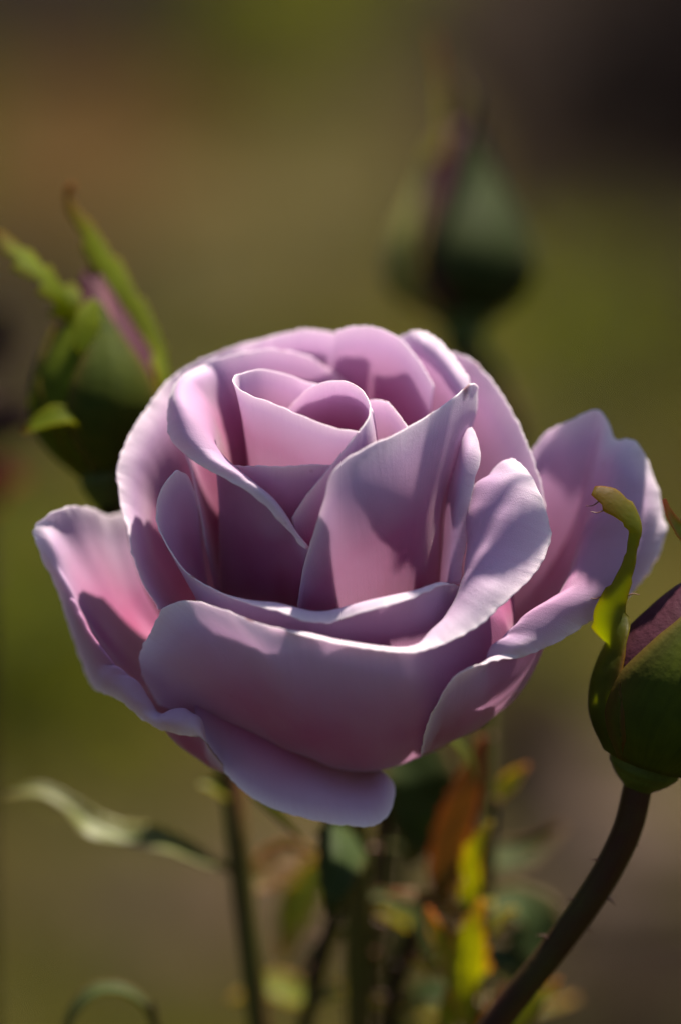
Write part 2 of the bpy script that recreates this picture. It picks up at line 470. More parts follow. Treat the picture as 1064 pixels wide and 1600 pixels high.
def petal(ribs, ruffle=2.0, freq=7.0, seed=0, nu=72, nv=56, th=0.0002, label=None, tint=None, warp=1.25, conv=F, smooth=2):
    pts = [[tuple(conv(*p)) for p in r] for r in ribs]
    g = loft(pts, nu, nv, warp)
    for _ in range(smooth):
        g[1:-1] = .25 * g[:-2] + .5 * g[1:-1] + .25 * g[2:]
        g[:, 1:-1] = .25 * g[:, :-2] + .5 * g[:, 1:-1] + .25 * g[:, 2:]
    n = normals(g)
    u = np.linspace(0, 1, nu); t = np.linspace(0, 1, nv)
    for i in range(nu):
        for j in range(nv):
            fall = math.exp(-t[j] * 9.0)
            q = Vector((u[i] * freq, t[j] * 2.2, seed * 7.3))
            a = noise.noise(q) * ruffle * fall
            a += noise.noise(q * 3.1) * ruffle * 0.35 * math.exp(-t[j] * 22)
            a += noise.noise(Vector((u[i] * 3.0, t[j] * 3.0, seed * 3.1 + 50))) * 2.0
            a += noise.noise(Vector((u[i] * freq * 2.2, t[j] * 7.0, seed * 1.7 + 20))) * 0.9 * math.exp(-t[j] * 3)
            a += noise.noise(Vector((u[i] * freq * 6.5, t[j] * 9.0, seed * 2.3 + 80))) * ruffle * 0.5 * math.exp(-t[j] * 24)
            g[i, j] += n[i, j] * a * PX
    # a faintly irregular margin
    for i in range(nu):
        k = noise.noise(Vector((u[i] * freq * 4.5, seed * 5.7, 3.0))) * 2.6 * PX * min(1.3, ruffle / 2)
        d = g[i, 0] - g[i, 3]; d /= (np.linalg.norm(d) + 1e-9)
        for j in range(3): g[i, j] += d * k * (1 - j / 3)
    tn = np.zeros((nu, nv))
    if tint:
        for (uu, tt, ru, rt, amt) in tint:
            U, T = np.meshgrid(u, t, indexing='ij')
            tn = np.maximum(tn, amt * np.clip(1.6 - 1.6 * np.sqrt(((U - uu) / ru) ** 2 + ((T - tt) / rt) ** 2), 0, 1))
    me = grid_mesh('petal', g, tn)
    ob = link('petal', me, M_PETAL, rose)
    solid(ob, th)
    if label: ob['label'] = label
    return ob

# A, the pale inner petal with the scrolled left corner
petal([[(578,632,-60),(585,700,-55),(580,800,-40)],
       [(565,620,-95),(568,700,-90),(565,800,-70)],
       [(540,606,-118),(540,690,-112),(540,800,-85)],
       [(510,604,-128),(510,690,-120),(510,800,-95)],
       [(478,596,-140),(478,680,-130),(475,800,-105)],
       [(445,584,-142),(445,660,-136),(445,780,-112)],
       [(405,577,-130),(410,640,-128),(420,760,-110)],
       [(388,580,-112),(392,645,-108),(402,760,-95)],
       [(372,585,-92),(380,645,-86),(392,770,-70)],
       [(366,597,-62),(383,660,-52),(393,780,-35)],
       [(381,613,-38),(394,680,-25),(405,790,-5)],
       [(412,624,-12),(420,700,-2),(430,800,15)],
       [(450,641,12),(455,715,22),(460,820,35)],
       [(490,658,34),(490,720,40),(490,830,48)],
       [(525,669,44),(522,730,48),(515,830,52)],
       [(562,674,42),(560,740,45),(550,840,50)]], 1.5, 6, 1)
# C, the petal whose rim loops round the heart and runs down the front
petal([[(440,650,-105),(440,700,-100),(450,800,-80)],
       [(462,625,-105),(465,690,-100),(470,800,-80)],
       [(487,604,-95),(490,680,-90),(495,800,-70)],
       [(518,595,-88),(522,680,-84),(525,800,-60)],
       [(545,597,-72),(552,680,-68),(550,800,-50)],
       [(568,612,-42),(578,690,-40),(575,800,-30)],
       [(578,636,-8),(590,715,-4),(590,820,0)],
       [(574,656,20),(590,740,26),(595,840,30)],
       [(556,680,47),(578,760,52),(590,860,55)],
       [(523,720,75),(550,800,85),(570,900,90)],
       [(490,758,95),(515,840,105),(540,930,110)],
       [(470,786,103),(490,870,112),(515,940,115)],
       [(456,810,108),(470,890,112),(490,950,112)]], 1.2, 7, 2)
# two hidden petals added behind the heart to dim light shining through
for dv, dy, sd in ((-16, 4, 21), (-30, 7, 22)):
    petal([[(455,632+dy,-105+dv),(460,700,-100+dv),(465,800,-85+dv)],
           [(487,606+dy,-95+dv),(490,690,-90+dv),(490,800,-75+dv)],
           [(518,597+dy,-88+dv),(522,680,-84+dv),(525,800,-65+dv)],
           [(546,599+dy,-72+dv),(553,680,-68+dv),(552,800,-55+dv)],
           [(570,615+dy,-42+dv),(580,690,-40+dv),(578,800,-35+dv)],
           [(582,640+dy,-10+dv),(593,715,-8+dv),(592,820,-5+dv)]], 0.8, 6, sd, nu=50, nv=40)
# petal between D and F, its rim shaped to block sun in the gap
petal([[(370,572,-226),(385,650,-205),(405,760,-160),(420,880,-90)],
       [(325,582,-206),(345,650,-188),(375,760,-140),(400,880,-70)],
       [(298,606,-172),(318,660,-158),(352,770,-110),(385,890,-45)],
       [(278,648,-116),(300,700,-108),(332,800,-70),(370,910,-15)],
       [(284,694,-68),(302,740,-62),(328,830,-35),(362,930,10)],
       [(300,734,-28),(313,780,-25),(332,860,-5),(360,950,30)],
       [(312,792,12),(322,830,14),(336,890,25),(360,970,45)],
       [(322,850,42),(330,880,42),(342,930,48),(365,990,60)]], 1.5, 6, 23)
# B, low petal closing the front of the heart
petal([[(350,722,0),(360,800,5),(380,920,20)],
       [(372,728,22),(378,800,28),(390,920,40)],
       [(405,728,46),(408,800,52),(412,920,65)],
       [(440,728,60),(440,800,68),(440,930,80)],
       [(480,727,64),(478,800,74),(475,930,92)],
       [(520,727,62),(520,800,72),(510,930,95)],
       [(550,727,50),(560,800,62),(545,930,80)]], 1.2, 5, 3)
# Q, narrow inner petal right of the heart
petal([[(560,640,-120),(565,720,-110),(560,820,-80)],
       [(580,625,-105),(585,720,-95),(580,820,-70)],
       [(604,628,-88),(605,720,-80),(600,820,-55)],
       [(627,654,-58),(625,740,-50),(620,830,-35)],
       [(643,679,-30),(640,760,-25),(632,850,-15)],
       [(655,710,-5),(650,790,0),(640,870,5)]], 1.2, 5, 4)
# D, the left petal with the broad rolled rim
petal([[(545,600,-226),(550,630,-222),(550,700,-200),(545,800,-150)],
       [(510,572,-232),(510,610,-226),(505,700,-205),(500,800,-150)],
       [(460,549,-228),(455,600,-222),(455,700,-195),(460,800,-140)],
       [(420,545,-220),(418,600,-214),(425,700,-180),(435,800,-130)],
       [(380,552,-208),(388,600,-200),(402,700,-165),(415,800,-115)],
       [(335,563,-185),(345,580,-184),(372,660,-165),(395,800,-100)],
       [(291,583,-157),(305,584,-140),(335,640,-128),(372,760,-90),(390,850,-60)],
       [(268,612,-118),(283,602,-98),(316,625,-84),(352,720,-75),(380,850,-40)],
       [(262,645,-75),(282,630,-48),(318,650,-38),(346,730,-42),(365,850,-20),(375,980,20)],
       [(269,690,-15),(298,684,8),(334,694,14),(342,755,10),(345,870,18),(350,1000,40)],
       [(299,717,25),(326,712,38),(362,724,40),(360,790,36),(354,900,42),(356,1010,60)],
       [(337,740,60),(365,738,70),(396,752,74),(390,830,70),(388,930,75),(390,1020,85)],
       [(385,766,91),(405,764,94),(422,774,92),(416,850,88),(415,940,92),(416,1030,100)],
       [(423,797,112),(436,795,114),(446,803,111),(440,880,108),(440,950,108)],
       [(456,835,130),(463,833,131),(467,838,128),(462,900,124),(460,960,120)],
       [(477,857,139),(481,855,138),(482,860,136),(480,920,132),(478,970,126)]], 2.4, 12, 5, nu=190, nv=80, smooth=2)
# S, the large spiral petal on the front right
petal([[(465,952,153),(469,1000,150),(475,1030,140)],
       [(474,888,149),(482,960,158),(490,1030,150)],
       [(491,830,142),(502,920,166),(508,1030,160)],
       [(507,778,131),(522,880,168),(528,1030,165)],
       [(519,737,114),(542,840,160),(552,1030,170)],
       [(560,705,83),(578,810,142),(585,1020,170)],
       [(620,676,46),(624,780,115),(622,1020,160)],
       [(680,641,-5),(666,750,70),(660,900,125),(655,1020,135)],
       [(712,617,-42),(700,690,5),(686,790,50),(682,900,85),(680,1010,100)],
       [(735,598,-72),(733,640,-55),(712,710,-18),(690,790,18),(686,880,50),(688,1000,70)],
       [(745,606,-92),(744,640,-92),(722,700,-60),(695,780,-20),(690,870,15),(692,990,35)],
       [(733,618,-118),(732,660,-115),(715,720,-95),(695,790,-60),(690,870,-20),(690,980,0)],
       [(705,650,-140),(706,690,-135),(700,740,-120),(690,800,-90),(680,880,-40)]], 1.8, 8, 6, nu=96,
      tint=[(0.735, 0.0, 0.025, 0.10, 0.9)])
# R, back petal with the lit upright fold
petal([[(525,517,-246),(522,580,-244),(520,680,-215),(520,800,-150)],
       [(540,512,-246),(540,580,-244),(540,680,-212),(540,800,-150)],
       [(576,511,-242),(576,580,-236),(575,680,-200),(570,800,-140)],
       [(605,518,-226),(604,580,-222),(600,680,-185),(590,800,-125)],
       [(635,540,-202),(630,600,-196),(625,690,-160),(612,800,-110)],
       [(660,572,-170),(652,630,-160),(645,700,-135),(630,800,-95)],
       [(677,604,-138),(670,655,-125),(658,720,-110),(640,810,-85)]], 2.8, 8, 7)
# E2, back wall
petal([[(360,560,-262),(372,600,-255),(400,700,-215),(430,830,-120)],
       [(395,538,-270),(402,590,-265),(425,700,-225),(450,830,-125)],
       [(440,522,-276),(442,580,-272),(455,700,-235),(470,830,-130)],
       [(481,514,-282),(482,580,-276),(485,700,-240),(490,830,-135)],
       [(515,519,-280),(516,580,-276),(516,700,-240),(510,830,-135)],
       [(545,516,-276),(548,580,-272),(548,700,-235),(535,830,-130)],
       [(590,522,-268),(590,590,-262),(585,700,-225),(560,830,-125)]], 4.0, 13, 8, nu=120)
# E3, right back petal with a rolled bright tip
petal([[(600,530,-272),(602,580,-262),(602,690,-210),(590,820,-130)],
       [(622,528,-264),(626,545,-250),(626,600,-236),(622,700,-195),(605,820,-120)],
       [(650,517,-252),(652,532,-228),(655,590,-214),(648,700,-175),(620,820,-110)],
       [(682,529,-230),(678,548,-206),(680,610,-186),(668,710,-150),(635,830,-95)],
       [(708,558,-196),(702,574,-176),(700,630,-158),(682,720,-125),(645,830,-80)],
       [(734,598,-150),(726,612,-136),(718,660,-125),(695,740,-100),(655,840,-65)],
       [(742,640,-118),(735,660,-110),(722,700,-100),(700,770,-80),(660,850,-50)]], 3.2, 9, 9, nu=100)
# F, the large left back petal
petal([[(520,524,-300),(518,570,-296),(510,680,-250),(500,850,-140)],
       [(470,519,-300),(470,570,-296),(470,680,-250),(480,850,-140)],
       [(428,525,-294),(430,570,-288),(440,680,-240),(460,850,-140)],
       [(382,537,-280),(390,580,-270),(412,690,-220),(445,860,-130)],
       [(310,564,-238),(325,590,-230),(362,700,-180),(425,870,-110)],
       [(268,590,-204),(283,608,-198),(325,710,-150),(400,880,-90)],
       [(234,632,-152),(250,645,-146),(295,740,-115),(380,900,-70)],
       [(199,686,-92),(216,695,-88),(262,780,-75),(355,930,-45)],
       [(184,726,-50),(202,732,-50),(245,800,-50),(330,960,-20)],
       [(188,781,0),(206,790,-2),(242,850,-5),(315,970,15)],
       [(200,828,45),(217,840,42),(247,885,35),(310,990,45)],
       [(209,872,82),(224,882,78),(252,915,66),(310,1000,65)],
       [(230,924,115),(243,930,110),(268,952,98),(320,1010,80)],
       [(249,952,132),(260,956,126),(285,978,112),(330,1020,90)]], 3.8, 15, 10, nu=170, nv=70)
# O, right back outer petal
petal([[(640,560,-300),(640,620,-285),(640,720,-225),(600,880,-120)],
       [(675,556,-285),(672,620,-265),(665,720,-205),(615,880,-110)],
       [(704,551,-262),(700,570,-252),(695,640,-228),(682,740,-175),(625,890,-100)],
       [(729,557,-240),(722,580,-230),(714,650,-205),(695,750,-155),(632,900,-90)],
       [(762,588,-192),(752,612,-184),(735,680,-165),(706,780,-125),(640,910,-80)],
       [(797,638,-132),(784,660,-128),(757,720,-118),(718,810,-90),(645,920,-60)],
       [(825,696,-70),(810,715,-70),(777,770,-70),(730,850,-55),(650,940,-35)],
       [(849,778,0),(832,795,-5),(792,840,-20),(735,900,-20),(655,960,-10)],
       [(852,850,60),(838,865,52),(800,900,30),(740,950,20),(660,990,20)]], 2.4, 12, 11, nu=110)
# M, small petal tucked beside S
petal([[(722,690,-75),(712,720,-82),(700,800,-90)],
       [(738,669,-40),(727,672,-44),(716,695,-58),(705,790,-75)],
       [(750,706,-2),(730,700,-2),(713,722,-16),(705,810,-45)],
       [(737,766,42),(720,758,42),(704,770,28),(700,850,-5)],
       [(730,833,82),(713,832,84),(698,842,68),(696,910,35)],
       [(718,913,126),(705,912,128),(692,918,112),(690,970,75)]], 1.5, 5, 12)
# G, front petal with the small upright left lobe
petal([[(318,900,20),(322,940,38),(335,1000,60)],
       [(309,838,18),(318,900,38),(335,990,70)],
       [(304,772,16),(311,838,26),(320,905,45),(340,985,80)],
       [(292,741,22),(301,790,22),(312,850,34),(330,940,72),(350,1020,95)],
       [(274,735,36),(283,790,36),(298,855,50),(322,940,92),(350,1030,110)],
       [(250,770,52),(264,815,56),(285,870,84),(318,950,124),(355,1040,125)],
       [(246,811,72),(260,845,80),(288,900,116),(325,970,150),(365,1050,135)],
       [(258,848,108),(276,878,118),(310,935,155),(350,1000,172),(385,1060,140)],
       [(284,886,142),(301,906,152),(335,960,184),(375,1030,188),(405,1080,140)],
       [(318,912,170),(331,924,176),(362,985,205),(398,1050,198),(425,1090,140)],
       [(369,937,212),(378,936,208),(400,1000,216),(428,1060,205),(450,1100,140)],
       [(423,952,242),(425,942,228),(440,990,222),(460,1060,212),(475,1110,140)],
       [(498,974,258),(498,958,244),(502,1005,236),(508,1070,222),(505,1110,140)],
       [(571,957,254),(571,942,238),(570,1000,234),(560,1070,220),(535,1110,140)],
       [(636,938,238),(636,927,224),(634,990,226),(615,1060,210),(565,1110,130)],
       [(688,916,192),(688,912,186),(682,980,208),(650,1060,190),(590,1110,120)],
       [(718,916,160),(716,925,160),(705,985,180),(665,1060,165),(600,1110,110)]], 2.6, 13, 13, nu=160, nv=70)
# H, the big front petal that rolls over on the right
petal([[(246,1100,200),(264,1112,195),(330,1125,165),(420,1120,90)],
       [(224,1054,188),(254,1070,206),(325,1120,200),(430,1130,90)],
       [(220,1020,182),(255,1040,216),(340,1115,235),(430,1150,165),(480,1130,80)],
       [(236,992,178),(270,1016,228),(358,1105,262),(440,1165,215),(500,1135,80)],
       [(256,951,186),(290,985,232),(372,1090,278),(450,1172,240),(510,1140,90)],
       [(301,938,208),(330,970,240),(402,1075,290),(470,1178,255),(520,1140,90)],
       [(345,950,235),(370,985,262),(425,1080,300),(490,1186,262),(530,1150,100)],
       [(400,972,264),(415,1005,285),(450,1085,308),(510,1195,265),(535,1155,100)],
       [(463,991,288),(466,985,276),(474,1020,292),(492,1095,312),(530,1200,268),(540,1160,100)],
       [(524,1005,302),(525,998,290),(532,1040,304),(545,1110,316),(555,1204,262),(548,1160,100)],
       [(593,1018,306),(593,1010,294),(597,1055,308),(600,1120,312),(584,1203,262),(556,1160,100)],
       [(640,1021,304),(637,1011,290),(643,1060,302),(643,1120,298),(612,1198,250),(562,1160,100)],
       [(690,1008,288),(680,998,276),(672,985,255),(680,1025,262),(688,1090,282),(640,1188,236),(570,1155,100)],
       [(742,982,258),(725,965,243),(703,950,214),(716,1000,228),(728,1075,258),(655,1180,222),(580,1150,95)],
       [(792,938,212),(764,922,206),(722,902,168),(744,960,186),(768,1035,222),(680,1170,205),(590,1150,90)],
       [(828,905,168),(786,893,172),(728,875,142),(752,940,160),(786,1010,198),(692,1155,190),(600,1145,85)],
       [(845,880,140),(794,866,140),(733,848,116),(756,920,132),(792,990,178),(700,1140,172),(605,1140,80)],
       [(859,824,84),(804,802,82),(735,795,72),(756,880,84),(800,965,132),(715,1115,140),(610,1130,70)],
       [(838,762,36),(802,752,38),(744,754,30),(756,830,40),(800,920,80),(725,1070,110),(610,1110,60)],
       [(808,721,-8),(790,720,-2),(770,734,-2),(772,810,0),(795,900,30),(725,1030,70),(605,1090,50)],
       [(790,724,-40),(785,740,-40),(778,790,-42),(780,880,-10),(720,1000,30),(600,1080,30)]], 3.0, 17, 14, nu=260, nv=100, smooth=3)
# J, the right outer petal, folded outward
petal([[(815,740,-130),(810,800,-120),(790,900,-70),(690,1020,-20)],
       [(829,706,-125),(825,780,-115),(805,890,-65),(690,1030,-10)],
       [(850,678,-140),(848,740,-130),(828,870,-75),(700,1040,0)],
       [(895,654,-142),(893,710,-128),(864,850,-70),(710,1060,10)],
       [(936,640,-145),(927,690,-130),(890,830,-72),(720,1070,25)],
       [(960,686,-108),(946,702,-96),(920,760,-82),(890,860,-38),(740,1080,40)],
       [(989,690,-96),(965,714,-72),(930,770,-60),(896,880,-5),(760,1085,60)],
       [(1016,732,-75),(980,740,-45),(936,775,-34),(902,870,15),(780,1085,80)],
       [(1034,790,-48),(988,788,-6),(922,812,16),(890,900,45),(795,1080,95)],
       [(1034,845,-18),(986,848,32),(912,858,62),(880,930,88),(800,1080,115),(680,1130,90)],
       [(1010,899,22),(962,896,82),(888,906,116),(862,980,142),(806,1085,150),(670,1140,110)],
       [(958,951,108),(922,936,136),(856,938,162),(843,1010,185),(800,1095,182),(660,1150,125)],
       [(905,981,160),(868,966,184),(814,964,206),(820,1035,222),(783,1108,212),(650,1160,140)],
       [(866,1006,200),(833,990,218),(793,985,232),(798,1050,246),(762,1128,228),(640,1165,150)],
       [(820,1026,244),(800,1010,254),(770,1005,258),(772,1060,268),(740,1140,240),(630,1165,150)],
       [(765,1034,285),(758,1030,280),(750,1040,278),(748,1080,280),(715,1152,245),(620,1165,150)],
       [(738,1040,296),(735,1050,290),(728,1095,284),(695,1160,245),(615,1165,150)],
       [(708,1058,304),(708,1070,298),(705,1110,288),(680,1166,245),(610,1165,150)],
       [(681,1098,306),(683,1108,298),(684,1135,280),(668,1175,240),(605,1165,150)],
       [(664,1140,298),(667,1148,290),(668,1162,275),(658,1178,240),(600,1165,150)],
       [(659,1178,284),(659,1180,275),(655,1183,262),(645,1182,230),(600,1165,150)]], 5.0, 17, 15, nu=260, nv=100, smooth=2)
# K, the left outer petal with the ruffled lip
petal([[(195,800,-130),(205,850,-110),(250,960,-50),(380,1060,0)],
       [(172,806,-95),(185,860,-80),(230,970,-30),(370,1070,10)],
       [(143,794,-58),(158,845,-50),(205,955,-10),(350,1070,25)],
       [(111,791,-25),(136,850,-18),(192,955,20),(340,1080,45)],
       [(78,803,5),(106,855,14),(176,960,52),(330,1090,75)],
       [(54,825,20),(76,838,36),(114,895,54),(176,985,90),(320,1100,100)],
       [(62,862,48),(80,874,62),(122,930,88),(184,1010,120),(320,1110,125)],
       [(90,918,70),(100,912,88),(136,968,116),(195,1040,150),(320,1115,148)],
       [(105,965,80),(114,938,112),(148,990,142),(202,1055,165),(320,1120,165)],
       [(116,1000,90),(126,962,134),(158,1010,158),(210,1068,182),(322,1125,178)],
       [(132,1045,112),(146,994,164),(172,1030,182),(222,1086,200),(325,1135,190)],
       [(145,1072,140),(158,1030,188),(170,1026,200),(186,1052,204),(232,1100,212),(330,1145,195)],
       [(166,1084,198),(174,1054,220),(188,1044,222),(202,1070,220),(242,1115,222),(335,1152,196)],
       [(188,1094,232),(198,1070,240),(210,1062,236),(222,1088,236),(256,1132,228),(342,1160,196)],
       [(206,1110,246),(216,1092,252),(228,1088,246),(238,1110,244),(270,1150,234),(350,1166,196)],
       [(230,1128,258),(236,1118,260),(246,1114,256),(258,1134,252),(286,1168,242),(360,1172,198)],
       [(256,1142,276),(256,1122,278),(266,1110,270),(274,1138,262),(300,1178,250),(372,1178,200)],
       [(282,1148,290),(280,1124,288),(288,1109,276),(292,1140,266),(312,1186,254),(382,1182,202)],
       [(302,1150,296),(302,1132,292),(306,1120,282),(308,1156,272),(326,1196,260),(392,1188,205)],
       [(330,1168,294),(330,1170,292),(330,1186,284),(342,1204,266),(400,1190,206)],
       [(350,1194,298),(350,1196,296),(350,1204,288),(358,1210,272),(405,1192,206)]], 3.4, 15, 16, nu=240, nv=120, smooth=2,
      tint=[(0.97, 0.0, 0.06, 0.12, 0.9), (0.90, 0.0, 0.03, 0.06, 0.6)])
# L, the lowest petal, its flap turned down
petal([[(312,1136,246),(306,1118,232),(305,1098,215),(335,1085,165)],
       [(330,1172,270),(326,1145,248),(330,1108,220),(370,1095,150)],
       [(352,1206,288),(352,1175,258),(366,1120,218),(410,1105,140)],
       [(385,1240,312),(386,1205,284),(402,1140,226),(440,1115,130)],
       [(428,1264,336),(426,1222,302),(436,1160,240),(465,1125,125)],
       [(470,1277,350),(464,1236,318),(466,1175,244),(488,1130,118)],
       [(510,1286,358),(504,1246,330),(500,1188,242),(506,1135,110)],
       [(548,1291,360),(540,1254,332),(526,1196,236),(522,1140,105)],
       [(582,1291,356),(572,1254,326),(548,1203,228),(535,1145,100)],
       [(602,1280,340),(592,1246,310),(564,1204,224),(545,1148,96)],
       [(614,1256,312),(602,1230,288),(576,1203,222),(552,1150,92)],
       [(616,1226,276),(604,1214,260),(582,1200,218),(558,1152,90)],
       [(600,1208,246),(594,1204,238),(580,1194,210),(560,1152,90)]], 2.0, 8, 17, nu=100)

# ------------------------------------------------------------------ stems, leaves, sepals, buds
def stem_part(parent, pts, radii, mat, n=48, thorns=(), seed=0, name='stem', wob=0.12):
    """pts are photo (x, y, w) triples or world Vectors; radii in photo pixels"""
    wp = [p if isinstance(p, Vector) else P(*p) for p in pts]
    rad = [r * PX for r in radii]
    n = 420
    g = tube_grid(wp, rad, n, 14, wob, seed)
    tn = np.array([[max(0, noise.noise(Vector((i * .05, j * .3, seed + 9.0)))) * 1.3 for j in range(g.shape[1])] for i in range(n)])
    ob = link(name, grid_mesh(name, g, tn), mat, parent)
    for (t, an, ln) in thorns:
        i = int(t * (n - 1)); j = int(an / (2 * math.pi) * 14) % 14
        c = Vector(g[i, :14].mean(0)); o = Vector(g[i, j]); d = (o - c).normalized()
        ax = (Vector(g[min(i+2, n-1), :14].mean(0)) - c).normalized()
        r0 = ln * .20 * PX
        base = o - d * r0 * .6
        tg = tube_grid([base, base + d * ln * .55 * PX, base + (d + ax * .28) * ln * PX], [r0, r0 * .45, r0 * .05], 10, 8)
        th = link('thorn', grid_mesh('thorn', tg), M_THORN, ob)
    return ob

def to_ground(p, x, y):
    """two more stem points: below the frame, then in the soil"""
    a = P(*p); g = Vector((x, y, -0.02))
    return [a.lerp(g, .35) + Vector((0, .004, 0)), g]

def blade(mid, width, facing=(0, 0, 1), cup=0.15, teeth=0, amp=0.0, n=48, m=11, edge=0.5, tip=0.6, wave=0.0, seed=0, fold=0.0):
    """leaf blade in photo pixels: midline (x,y,w), half widths, facing vector (right, down, nearer)"""
    q = catmull(mid, n)
    ww = np.interp(np.linspace(0, 1, n), np.linspace(0, 1, len(width)), width)
    ww = np.convolve(np.pad(ww, 2, 'edge'), [.1, .2, .4, .2, .1], 'valid')
    fs = facing if isinstance(facing[0], (tuple, list)) else [facing, facing]
    ff = np.array([[np.interp(t, np.linspace(0, 1, len(fs)), [f[k] for f in fs]) for k in range(3)] for t in np.linspace(0, 1, n)])
    g = np.zeros((n, m, 3)); tn = np.zeros((n, m))
    for i in range(n):
        t = q[min(i+1, n-1)] - q[max(i-1, 0)]; t /= np.linalg.norm(t) + 1e-9
        s = np.cross(t, ff[i]); s /= np.linalg.norm(s) + 1e-9
        nn = np.cross(s, t)
        for j in range(m):
            k = 2 * j / (m - 1) - 1
            u = i / (n - 1)
            W = ww[i]
            if teeth:
                ph = (u * teeth + (0.37 if k < 0 else 0)) % 1.0
                W = W * (1 - amp * abs(k) ** 3 * (1 - ph))
            off = cup * W * k * k + fold * W * abs(k)
            off += wave * noise.noise(Vector((u * 6, k * 1.2, seed))) * min(1, ww[i] / 12)
            p = q[i] + s * (k * W) + nn * off
            g[i, j] = P(*p)
            tn[i, j] = min(1, edge * abs(k) ** 5 + tip * max(0, (u - .8) / .2) ** 1.5)
    return g, tn

def leaf_part(parent, mid, width, mat, name='leaf', th=0.0003, midrib=None, **kw):
    g, tn = blade(mid, width, **kw)
    ob = link(name, grid_mesh(name, g, tn), mat, parent)
    solid(ob, th)
    if midrib:
        q = catmull(mid, 24)
        r = np.linspace(midrib, midrib * .25, 24)
        f = kw.get('facing', (0, 0, 1))
        f = f[0] if isinstance(f[0], (tuple, list)) else f
        pts = [P(*(p - np.array(f) * .6 * midrib)) for p in q[:-1]]
        link('midrib', grid_mesh('midrib', tube_grid(pts, list(r[:-1] * PX), 24, 8)), M_STEM, ob)
    return ob

